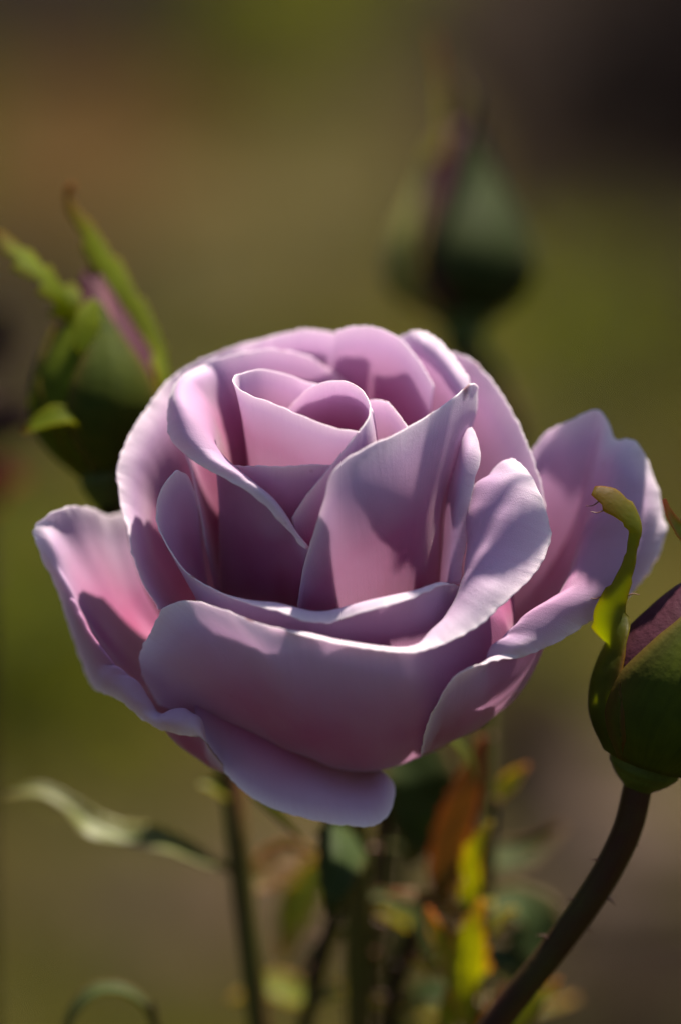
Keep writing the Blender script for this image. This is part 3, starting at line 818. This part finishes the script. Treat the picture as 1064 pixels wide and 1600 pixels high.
def bud(name, label, base, tip, rmax, prof, sepals, hip_r, stem, stem_r, stem_mat, root, thorns=(), body_mat=None, sep_mat=None, hip_len=40, stripe=0.0, seed=0):
    """a closed rose bud: petals, hip, sepals (shell on the body, then a free tip), stem"""
    ob = thing(name, label, 'rose bud', P(*base), 'closed rose buds around the open rose')
    b, tp = np.array(base, float), np.array(tip, float)
    L = np.linalg.norm(tp - b); ax = (tp - b) / L
    fr = np.array([0, 0, 1.0]); fr -= ax * fr.dot(ax); fr /= np.linalg.norm(fr)
    rt = np.cross(fr, ax); 
    if rt[0] < 0: rt = -rt
    T = np.linspace(0, 1, len(prof))
    rad = lambda t: rmax * float(catmull_at(np.array(prof, float)[:, None], T, np.array([t]))[0, 0])
    def at(t, a, k=1.0, add=0.0):
        r = rad(t) * k + add
        return b + ax * (L * t) + (fr * math.cos(a) + rt * math.sin(a)) * r
    # the furled petals: three overlapping wraps
    for w_i in range(3):
        a0 = seed + w_i * 2.1
        nu, nv = 40, 30
        g = np.zeros((nu, nv, 3)); tn = np.zeros((nu, nv))
        for i in range(nu):
            for j in range(nv):
                u = i / (nu - 1); t = 1 - j / (nv - 1)
                tt = 0.02 + t * (0.98 - 0.10 * (1 - math.sin(math.pi * u)) - .02 * w_i)
                a = a0 + (u - .5) * 3.6 + t * .9
                k = .90 + .07 * u + .008 * noise.noise(Vector((u * 4, t * 3, w_i + seed)))
                g[i, j] = P(*at(tt, a, k))
                tn[i, j] = max(0, 1 - abs(u - 1) * 9) * .8
        p = link('petal', grid_mesh('petal', g, tn), body_mat or M_BUDPETAL, ob)
        solid(p, .0004)
    # hip below the sepals
    hp = [tuple(b - ax * hip_len * 1.0), tuple(b - ax * hip_len * .75), tuple(b - ax * hip_len * .35), tuple(b + ax * 6), tuple(b + ax * 16)]
    g = tube_grid([P(*p) for p in hp], [r * PX for r in (stem_r[0] * 1.05, hip_r * .74, hip_r * .95, hip_r, hip_r * .8)], 24, 24, .04, seed)
    link('hip', grid_mesh('hip', g), M_HIP, ob)
    for si, sp in enumerate(sepals):
        ang, t1, ha, free, fw = sp[:5]
        kw = sp[5] if len(sp) > 5 else {}
        n1, m = 26, 13
        rows = []; tns = []
        hT = np.linspace(0, 1, len(ha))
        for i in range(n1):
            t = t1 * i / (n1 - 1)
            h = np.interp(i / (n1 - 1), hT, ha)
            row = []
            for j in range(m):
                k = 2 * j / (m - 1) - 1
                ridge = 2.5 * max(0, 1 - abs(k) * 6) * (1 - t * .3)
                tw = kw.get('twist', 0) * t
                row.append(at(max(0.0, t), ang + tw + h * k, 1.02, 2.2 + ridge + 2.0 * abs(k) ** 3 + .8 * si))
            rows.append(row); tns.append([.5 * abs(2 * j / (m-1) - 1) ** 6 for j in range(m)])
        if free:
            last = np.array(rows[-1]); c = last[m // 2]
            outw = fr * math.cos(ang) + rt * math.sin(ang)
            mid = [tuple(c)] + [tuple(f) for f in free]
            n2 = 40
            q = catmull(mid, n2)
            w0 = np.linalg.norm(last[-1] - last[0]) / 2
            ww = np.interp(np.linspace(0, 1, n2), np.linspace(0, 1, len(fw) + 1), [w0] + list(fw))
            fc = np.array(kw.get('facing', tuple(outw)), float)
            nt_ = kw.get('teeth', 0)
            side0 = (last[-1] - last[0]) / 2
            for i in range(1, n2):
                tg = q[min(i+1, n2-1)] - q[i-1]; tg /= np.linalg.norm(tg) + 1e-9
                f2 = outw * max(0, 1 - i / 10) + fc * min(1, i / 10)
                s = np.cross(tg, f2); s /= np.linalg.norm(s) + 1e-9
                if s.dot(side0) < 0: s = -s
                side0 = s
                nn = np.cross(s, tg)
                if nn.dot(f2) < 0: nn = -nn
                u = i / (n2 - 1)
                row = []; tr_ = []
                for j in range(m):
                    k = 2 * j / (m - 1) - 1
                    W = ww[i]
                    if nt_: W *= 1 + kw.get('amp', .5) * abs(k) ** 3 * (((u * nt_ + (.4 if k < 0 else 0)) % 1) - .5)
                    row.append(q[i] + s * (k * W) + nn * (kw.get('cup', -.3) * W * k * k))
                    tr_.append(min(1, kw.get('edge', .75) * abs(k) ** 4 + kw.get('tipred', .9) * max(0, (u - .72) / .28)))
                rows.append(row); tns.append(tr_)
        g = np.array([[P(*p) for p in r] for r in rows])
        s_ob = link('sepal', grid_mesh('sepal', g, np.array(tns)), kw.get('mat', sep_mat or M_BUDGREEN), ob)
        solid(s_ob, .00045)
        for (hu, hk, dx, dy, ln) in kw.get('hairs', ()):        # glandular hairs on the margin
            p0 = g[int(hu * (len(g) - 1)), 0 if hk < 0 else -1]
            a = Vector(p0)
            e = CAMR @ Vector((dx, -dy, 0)).normalized() * (ln * PX)
            side = CAMR @ Vector((dy, dx, 0)).normalized() * (ln * .25 * PX)
            hg = tube_grid([a - e * .1, a + e * .55 + side * .3, a + e - side * .5], [1.3 * PX, 1.0 * PX, .5 * PX], 10, 6)
            link('hair', grid_mesh('hair', hg), M_THORN, s_ob)
    sp_ = [tuple(b - ax * hip_len * .9)] + list(stem)
    stem_part(ob, sp_ + to_ground(stem[-1], *root), [stem_r[0]] + list(stem_r) + [stem_r[-1] * 1.2, stem_r[-1] * 1.5], stem_mat, 80, thorns, seed)
    return ob

M_WLEAF = plant_material('pale_leaf', (0.09, 0.10, 0.022), (0.22, 0.08, 0.03), 0.25, (0.4, 0.42, 0.05), 90, 0.5, spec=.35)
# the rose's own hip, sepals, stem and leaves
hipg = tube_grid([F(525, 1068, 0), F(525, 1095, 0), F(526, 1125, 0), F(528, 1150, 0), F(530, 1168, 0)], [r * PX for r in (90, 78, 52, 40, 22)], 20, 24, .03, 4)
link('hip', grid_mesh('hip', hipg), M_HIP, rose)
w_h = hgt(1165, 0) * SE
stem_part(rose, [(530, 1160, w_h), (540, 1215, w_h - 55), (552, 1290, w_h - 95), (558, 1400, w_h - 135), (560, 1500, w_h - 170), (562, 1640, w_h - 215)]
          + to_ground((562, 1640, w_h - 215), .02, .09), [24, 22, 22, 23, 25, 27, 32, 38], M_STEM, 80, [(.022, .4, 26), (.038, 3.5, 28), (.052, 1.2, 24), (.068, 3.0, 30)], seed=3)
for (an, pts, wd) in ((0, [(500, 1100, -60), (440, 1130, -60), (400, 1180, -80), (392, 1230, -110), (430, 1272, -130), (470, 1310, -140)], [30, 34, 26, 17, 11, 3]),
                      (1, [(560, 1110, -80), (640, 1130, -110), (700, 1150, -160), (735, 1190, -190), (745, 1225, -195)], [30, 34, 24, 12, 2]),
                      (2, [(520, 1110, 0), (510, 1150, 30), (505, 1200, 20), (515, 1250, -20)], [30, 30, 18, 3])):
    leaf_part(rose, pts, wd, M_SEPAL if an == 0 else M_BUDGREEN, 'sepal', facing=(0.2, -.75, .6), cup=.15, edge=.2, tip=.5, seed=an)
leaf_part(rose, [(552, 1290, w_h - 110), (540, 1320, w_h + 20), (530, 1365, w_h + 60), (522, 1405, w_h + 70), (518, 1432, w_h + 60)], [16, 46, 50, 34, 8], M_LEAF, facing=(.35, -.2, .9), cup=-.2, teeth=9, amp=.18, edge=.2, tip=.1, midrib=4, wave=4)
leaf_part(rose, [(556, 1400, w_h - 140), (600, 1402, w_h - 160), (640, 1420, w_h - 190), (668, 1470, w_h - 200), (672, 1530, w_h - 190)], [6, 16, 24, 22, 4], M_LEAF, facing=(.3, -.7, .6), cup=.3, teeth=10, amp=.25, edge=.5, tip=.3, midrib=4, wave=4, seed=8)

# bud at the left
bud('rose_bud', 'green bud left of the rose with two long toothed yellow-green sepals reaching up', (168, 742, -140), (142, 418, -180), 104,
    [.36, .74, .96, 1.0, .92, .74, .52, .30, .08],
    [(-.55, .74, [.62, .95, .85, .55, .26], [(104, 470, -120), (72, 432, -115), (40, 402, -125), (16, 380, -140), (-4, 362, -150)], [30, 25, 25, 18, 4],
        dict(mat=M_SEPAL, teeth=4, amp=1.1, facing=(.45, -.7, .6), cup=-.2, tipred=.6, edge=.3)),
     (1.55, .42, [.55, .8, .6], [(240, 520, -180), (208, 470, -186), (178, 425, -188), (150, 380, -188), (128, 345, -186), (110, 318, -184), (106, 298, -184), (116, 288, -184)], [20, 18, 22, 28, 25, 16, 9, 4],
        dict(mat=M_SEPAL, teeth=5, amp=.7, facing=(.6, -.45, .7), cup=-.25, tipred=.9, edge=.3)),
     (-1.5, .70, [.5, .75, .6, .35, .1], [(92, 500, -210), (88, 460, -220)], [6, 2], dict(mat=M_SEPAL)),
     (2.9, .85, [.6, .8, .6, .3, .1], [(150, 400, -250), (150, 370, -250)], [6, 2], {}),
     (.20, .80, [.7, .80, .62, .36, .1], None, None, {})],
    44, [(196, 830, -190), (260, 960, -220), (330, 1110, -280), (362, 1225, -285), (372, 1300, -282), (382, 1400, -290), (394, 1500, -302), (410, 1640, -330)], [20, 18, 18, 19, 19, 18, 18, 18, 19], M_STEM, (-.03, .12), hip_len=52, seed=2.2)
lb = bpy.data.objects['rose_bud']
leaf_part(lb, [(128, 668, -64), (112, 652, -48), (88, 652, -42), (62, 662, -46), (36, 676, -52)], [6, 17, 22, 15, 3], M_SEPAL, 'sepal', facing=(0, -.7, .7), cup=.3, edge=.2, tip=.9)
leaf_part(lb, [(150, 470, -100), (140, 500, -78), (134, 535, -68), (136, 568, -70)], [8, 26, 22, 3], M_SEPAL, 'sepal', facing=(.5, -.3, .8), cup=-.2, edge=.2, tip=0, teeth=3, amp=.2)

# bud at the right edge, nearest the lens
bud('rose_bud', 'plump green bud on a curved thorny red stem at the right edge', (1010, 1188, 180), (1112, 890, 240), 118,
    [.56, .86, .98, 1.0, .94, .80, .60, .36, .10],
    [(-1.22, .50, [.7, .84, .74, .56, .40], [(951, 972, 255), (959, 940, 260), (972, 908, 264), (983, 880, 266), (987, 853, 266), (993, 828, 268), (978, 800, 272), (955, 780, 275), (926, 766, 276)], [34, 24, 16, 11, 8, 11, 19, 22, 8],
        dict(mat=M_RSEPAL, facing=(.40, -.35, .85), cup=-.2, tipred=.35, edge=.2, teeth=5, amp=.28, hairs=[(.56, -1, -1, .3, 15), (.58, 1, 1, -.2, 18), (.95, -1, -1, .2, 18), (.97, -1, -1, .5, 20)])),
     (.36, .88, [.98, 1.22, 1.20, 1.02, .7], [(1108, 940, 330), (1112, 905, 330)], [16, 3], dict(twist=.25)),
     (1.75, .85, [.7, .85, .7, .5, .2], [(1150, 900, 230), (1160, 870, 228)], [8, 2], {}),
     (3.0, .85, [.6, .8, .6, .3, .1], [(1112, 880, 170), (1112, 850, 170)], [6, 2], {})],
    57, [(994, 1240, 170), (982, 1290, 160), (955, 1350, 145), (915, 1415, 130), (868, 1480, 110), (812, 1550, 90), (762, 1615, 70)], [22, 20, 18, 18, 18, 19, 20, 21], M_REDSTEM, (.10, .07),
    thorns=[(.016, 3.4, 10), (.022, .2, 13), (.029, 3.6, 17), (.034, .3, 12), (.039, 3.2, 15), (.047, .1, 18), (.058, 3.3, 12)], hip_len=46, seed=3.9)

# bud far behind the rose
M_SUNPAINTSEPAL = plant_material('painted_sunlit_sepal', (0.30, 0.30, 0.07), (0.2, 0.08, 0.02), 0.5, (0.7, 0.7, 0.08), 90, .6, other=(0.38, 0.36, 0.14), spec=.15)  # paler colour paints in sunlight on the far bud's left sepal
M_FARGREEN = plant_material('painted_shaded_sepal', (0.014, 0.020, 0.003), (0.04, 0.02, 0.01), .05, (0.1, 0.12, 0.01), 90, .7, spec=.08)  # darker green paints in the far bud's unlit side
bud('rose_bud', 'blurred dark bud standing upright behind the rose, one sepal on its left coloured pale as if sunlit', (722, 500, -1010), (712, 190, -1090), 112,
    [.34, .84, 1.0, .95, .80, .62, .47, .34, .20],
    [(-1.25, .84, [.5, .70, .72, .6, .3], [(690, 200, -900), (688, 150, -900), (684, 100, -890), (676, 50, -880)], [16, 15, 9, 2], dict(mat=M_SUNPAINTSEPAL, teeth=4, amp=.5)),
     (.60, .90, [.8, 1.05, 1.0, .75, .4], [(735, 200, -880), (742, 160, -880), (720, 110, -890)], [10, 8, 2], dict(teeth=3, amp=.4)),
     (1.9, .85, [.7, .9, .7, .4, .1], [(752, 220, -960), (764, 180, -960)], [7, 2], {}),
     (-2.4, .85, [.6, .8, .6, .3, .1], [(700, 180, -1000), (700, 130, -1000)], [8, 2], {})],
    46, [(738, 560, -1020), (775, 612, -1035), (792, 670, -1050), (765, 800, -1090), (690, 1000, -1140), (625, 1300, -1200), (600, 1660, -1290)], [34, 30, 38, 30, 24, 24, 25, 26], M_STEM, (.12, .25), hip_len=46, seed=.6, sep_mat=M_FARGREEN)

# leafy shoots below the rose
SH = 'leafy shoots under the rose'
def shoot(label, pts, rad, root, mat=M_STEM, seed=0, name='leafy_shoot'):
    r = random.Random(seed)
    th = [(.012 + .009 * k + r.uniform(-.003, .003), r.uniform(0, 6.28), r.uniform(20, 30)) for k in range(9)]
    o = thing(name, label, 'shoot', P(*pts[0]), SH)
    stem_part(o, list(pts) + to_ground(pts[-1], *root), list(rad) + [rad[-1] * 1.2, rad[-1] * 1.4], mat, 60, th, seed=seed)
    return o

leaf_part(lb, [(372, 1362, -280), (318, 1346, -262), (255, 1322, -255), (195, 1312, -262), (148, 1298, -272), (105, 1262, -282), (62, 1238, -292), (5, 1244, -300)], [5, 20, 31, 34, 30, 22, 15, 3], M_WLEAF,
          facing=[(0.1, -.75, .60), (.05, -.8, .55), (.1, -.8, .5)], cup=.45, teeth=16, amp=.15, edge=.25, tip=.2, midrib=5, wave=8, seed=2)
leaf_part(lb, [(366, 1250, -285), (348, 1238, -270), (330, 1228, -262), (312, 1226, -258)], [4, 18, 16, 3], M_YLEAF, facing=(0, -.75, .6), cup=.2, edge=.2, tip=.1)
leaf_part(lb, [(384, 1395, -300), (410, 1372, -330), (440, 1345, -350), (470, 1330, -360), (492, 1338, -365)], [4, 26, 36, 26, 4], M_OLEAF, facing=(.2, -.4, .85), cup=.25, teeth=7, amp=.15, edge=.5, tip=.2, midrib=4, wave=5)

s2 = shoot('bright shoot right of the rose stem with yellow-green and bronze toothed leaves', [(768, 1080, -330), (766, 1160, -320), (764, 1250, -310), (762, 1340, -300), (752, 1450, -300), (742, 1640, -330)], [13, 14, 15, 16, 17, 18], (.05, .12), seed=6)
for sd, (mid, wd, mt, kw) in enumerate([
    ([(752, 1452, -330), (742, 1405, -275), (740, 1350, -215), (750, 1312, -185), (768, 1284, -170)], [6, 34, 36, 24, 3], M_YLEAF, dict(teeth=8, amp=.3, edge=.4, tip=.1)),
    ([(748, 1630, -340), (735, 1575, -280), (730, 1510, -215), (738, 1450, -170), (752, 1405, -150)], [8, 40, 44, 32, 4], M_YLEAF, dict(teeth=9, amp=.3, edge=.6, tip=.3)),
    ([(742, 1560, -330), (716, 1530, -280), (694, 1490, -235), (676, 1450, -205), (668, 1418, -195)], [5, 24, 30, 22, 3], M_YLEAF, dict(teeth=7, amp=.3, edge=.8, tip=.5)),
    ([(746, 1650, -320), (716, 1625, -270), (700, 1585, -225), (698, 1545, -200)], [5, 26, 26, 3], M_YLEAF, dict(teeth=7, amp=.3, edge=.8, tip=.4)),
    ([(752, 1480, -330), (775, 1450, -290), (790, 1430, -265), (806, 1420, -255)], [4, 17, 17, 3], M_YLEAF, dict(teeth=5, amp=.25, edge=.3, tip=.2)),
    ([(706, 1440, -350), (694, 1390, -320), (702, 1320, -280), (722, 1250, -245), (742, 1195, -225), (752, 1150, -220)], [4, 26, 34, 32, 22, 4], M_OLEAF, dict(teeth=10, amp=.15, edge=.7, tip=.4)),
    ([(764, 1266, -340), (782, 1240, -310), (802, 1218, -290), (824, 1194, -280)], [3, 20, 19, 2], M_YLEAF, dict(edge=.4, tip=.6)),
    ([(750, 1430, -310), (712, 1420, -270), (675, 1404, -250), (640, 1396, -250), (606, 1396, -255)], [3, 15, 20, 15, 3], M_OLEAF, dict(teeth=7, amp=.3, edge=.8, tip=.6)),
    ([(748, 1500, -330), (716, 1476, -290), (690, 1450, -262), (662, 1432, -250)], [4, 20, 22, 3], M_OLEAF, dict(teeth=7, amp=.3, edge=.9, tip=.7)),
    ([(750, 1525, -320), (715, 1518, -290), (680, 1505, -270), (640, 1498, -265)], [3, 22, 24, 3], M_YLEAF, dict(teeth=7, amp=.3, edge=.8, tip=.6)),
    ([(754, 1440, -350), (790, 1420, -385), (815, 1425, -400), (835, 1465, -400), (842, 1520, -395)], [5, 40, 58, 50, 5], M_LEAF, dict(teeth=9, amp=.15, edge=.3, tip=.1)),
    ([(750, 1520, -360), (775, 1500, -390), (800, 1500, -405), (820, 1540, -405)], [5, 34, 40, 4], M_LEAF, dict(teeth=9, amp=.15, edge=.3, tip=.1)),
    ([(735, 1570, -360), (700, 1560, -390), (665, 1550, -400), (640, 1575, -400)], [5, 30, 36, 4], M_LEAF, dict(teeth=9, amp=.15, edge=.3, tip=.1)),
    ([(745, 1650, -290), (790, 1615, -250), (830, 1572, -215), (874, 1528, -200)], [4, 22, 24, 3], M_YLEAF, dict(teeth=6, amp=.2, edge=.4, tip=.4)),
    ([(742, 1640, -300), (762, 1600, -270), (776, 1565, -255), (790, 1540, -250)], [4, 15, 14, 3], M_OLEAF, dict(teeth=5, amp=.2, edge=.7, tip=.4))]):
    leaf_part(s2, mid, wd, mt, facing=(-.1 + .12 * (sd % 3), -.62, .75), cup=.2 - .3 * (sd % 2), wave=6, seed=30 + sd, midrib=4 if max(wd) > 30 else None, **kw)

shade_shoot = shoot('tall shoot added beyond the right edge to shade the petals, one orange-tipped leaf reaching in beside the bud', [(1215, -330, 160), (1222, -150, 165), (1232, 100, 170), (1240, 420, 180), (1236, 800, 190), (1222, 1200, 190), (1200, 1640, 180)], [9, 11, 13, 14, 15, 16, 17], (.16, .06), M_REDSTEM, seed=14)  # added out of view, its leaves set along sun rays to shade petals
for sd, (mid, wd, mt, kw) in enumerate([
    ([(1238, 860, 195), (1180, 890, 205), (1120, 880, 212), (1074, 842, 218), (1048, 808, 220), (1036, 780, 220)], [3, 20, 26, 19, 12, 3], M_YLEAF, dict(teeth=5, amp=.2, edge=.6, tip=1.0)),
    ([(1222, -140, 170), (1190, -165, 190), (1140, -172, 230), (1080, -152, 268), (1022, -122, 285)], [3, 3, 17, 24, 3], M_LEAF, dict(teeth=12, amp=.12, edge=.2, tip=.1)),
    ([(1228, 20, 168), (1205, -10, 160), (1180, -50, 145), (1150, -95, 135), (1128, -120, 130)], [4, 46, 62, 46, 4], M_LEAF, dict(teeth=12, amp=.12, edge=.2, tip=.1)),
    ([(1228, 30, 165), (1190, -40, 120), (1150, -90, 70), (1112, -118, 40), (1070, -130, 25)], [3, 24, 46, 44, 4], M_LEAF, dict(teeth=12, amp=.12, edge=.2, tip=.1)),
    ([(1220, -240, 165), (1150, -265, 200), (1060, -255, 250), (1000, -225, 275), (950, -185, 285), (905, -140, 290)], [3, 3, 4, 30, 44, 4], M_LEAF, dict(teeth=12, amp=.12, edge=.2, tip=.1)),
    ([(1230, 60, 168), (1196, 62, 150), (1160, 74, 135), (1122, 104, 125)], [4, 44, 52, 4], M_LEAF, dict(teeth=12, amp=.12, edge=.2, tip=.1)),
    ([(1234, 120, 168), (1258, 90, 150), (1280, 70, 130), (1310, 60, 110)], [4, 46, 52, 4], M_LEAF, dict(teeth=12, amp=.12, edge=.2, tip=.1)),
    ([(1238, 360, 175), (1215, 340, 190), (1188, 336, 205), (1150, 356, 215)], [4, 44, 48, 4], M_LEAF, dict(teeth=12, amp=.12, edge=.2, tip=.1)),
    ([(1240, 420, 178), (1268, 396, 200), (1300, 390, 215), (1340, 410, 225)], [4, 46, 50, 4], M_LEAF, dict(teeth=12, amp=.12, edge=.2, tip=.1))]):
    leaf_part(shade_shoot, mid, wd, mt, facing=(0.1, -.95, .3) if sd else (.15, -.6, .75), cup=.2, wave=6, seed=60 + sd, midrib=3 if sd else None, **kw)

s3 = shoot('leafy green shoot directly behind the rose stem, its blurred leaves spreading both ways', [(610, 1120, -420), (600, 1230, -410), (590, 1330, -400), (575, 1450, -400), (560, 1640, -420)], [12, 13, 14, 14, 15], (.03, .16), M_REDSTEM, seed=7)
leaf_part(s3, [(610, 1140, -410), (640, 1175, -385), (655, 1230, -375), (655, 1290, -380), (648, 1350, -390)], [5, 56, 70, 52, 4], M_LEAF, facing=(.1, -.3, .9), cup=.15, teeth=10, amp=.12, edge=.3, tip=.2, midrib=4, wave=6, seed=11)

for sd, (mid, wd, mt) in enumerate([
    ([(598, 1290, -405), (540, 1330, -520), (490, 1380, -560), (455, 1440, -570), (440, 1500, -560)], [3, 4, 34, 38, 4], M_YLEAF),
    ([(580, 1420, -400), (520, 1470, -500), (490, 1520, -530), (476, 1580, -540)], [3, 26, 34, 4], M_LEAF),
    ([(580, 1420, -400), (640, 1450, -480), (690, 1490, -520), (712, 1560, -530)], [3, 28, 34, 4], M_YLEAF),
    ([(575, 1470, -400), (600, 1530, -470), (612, 1580, -490), (610, 1640, -490)], [3, 26, 30, 4], M_LEAF),
    ([(592, 1320, -405), (680, 1330, -520), (760, 1345, -600), (830, 1330, -640), (880, 1290, -650)], [3, 4, 30, 34, 4], M_LEAF),
    ([(570, 1540, -410), (480, 1560, -480), (420, 1540, -520), (360, 1560, -540)], [3, 26, 32, 4], M_YLEAF),
    ([(568, 1560, -410), (690, 1590, -520), (800, 1580, -580), (900, 1560, -600)], [3, 4, 30, 4], M_YLEAF)]):
    leaf_part(s3, mid, wd, mt, facing=(.1 - .1 * (sd % 3), -.7, .7), cup=.25, teeth=9, amp=.18, edge=.4, tip=.3, wave=6, seed=80 + sd, midrib=3)

st1 = shoot('bare dark brown shoot leaning right, left of the rose stem', [(545, 1350, -340), (522, 1430, -345), (500, 1510, -350), (470, 1640, -365)], [13, 17, 20, 21], (-.01, .14), M_REDSTEM, seed=8, name='bare_shoot')
st2 = shoot('bare reddish brown shoot leaning right, right of the rose stem', [(668, 1400, -380), (640, 1480, -385), (612, 1560, -390), (590, 1640, -400)], [14, 18, 20, 21], (.04, .16), M_REDSTEM, seed=9, name='bare_shoot')

s4 = shoot('low dark shoot in the bottom left corner with an arched leaf', [(238, 1570, -180), (244, 1600, -185), (250, 1660, -200)], [8, 9, 10], (-.05, .10), seed=10)
leaf_part(s4, [(242, 1600, -182), (222, 1566, -172), (190, 1548, -165), (152, 1550, -165), (122, 1575, -170), (104, 1612, -180), (98, 1640, -185)], [5, 18, 24, 26, 24, 14, 2], M_LEAF, facing=[(.2, -.9, .3), (-.1, -.9, .35), (-.7, -.5, .4)], cup=.2, teeth=9, amp=.15, edge=.3, tip=.2, midrib=4, seed=12)

s5 = shoot('far blurred shoot at the left edge with dark red young leaves', [(-60, 520, -1250), (-40, 640, -1240), (-30, 800, -1250), (-30, 1000, -1280), (-30, 1640, -1400)], [16, 18, 20, 20, 22], (-.16, .30), M_REDSTEM, seed=11)
M_REDLEAF = plant_material('red_leaf', (0.07, 0.014, 0.006), (0.2, 0.05, 0.02), 0.4, (0.6, 0.11, 0.015), 90, .6, spec=.1)
M_DARKLEAF = plant_material('dark_leaf', (0.018, 0.007, 0.006), (0.05, 0.015, 0.01), .1, (0.1, 0.02, 0.01), 90, .7, spec=.08)
leaf_part(s5, [(-50, 800, -1240), (-25, 775, -1220), (5, 752, -1210), (44, 748, -1205)], [6, 40, 38, 4], M_REDLEAF, facing=(.1, -.5, .8), cup=.2, teeth=6, amp=.15, midrib=4, seed=13)
leaf_part(s5, [(-50, 690, -1250), (-20, 672, -1215), (30, 656, -1200), (82, 668, -1195)], [6, 34, 32, 4], M_DARKLEAF, facing=(0, -.2, .95), cup=.2, teeth=6, amp=.15, midrib=4, edge=.2, tip=.2, seed=14)
leaf_part(s5, [(-50, 560, -1250), (-30, 540, -1225), (-8, 515, -1215), (8, 485, -1210)], [6, 44, 40, 4], M_DARKLEAF, facing=(.1, -.3, .9), cup=.2, teeth=6, amp=.15, midrib=4, edge=.2, tip=.2, seed=15)
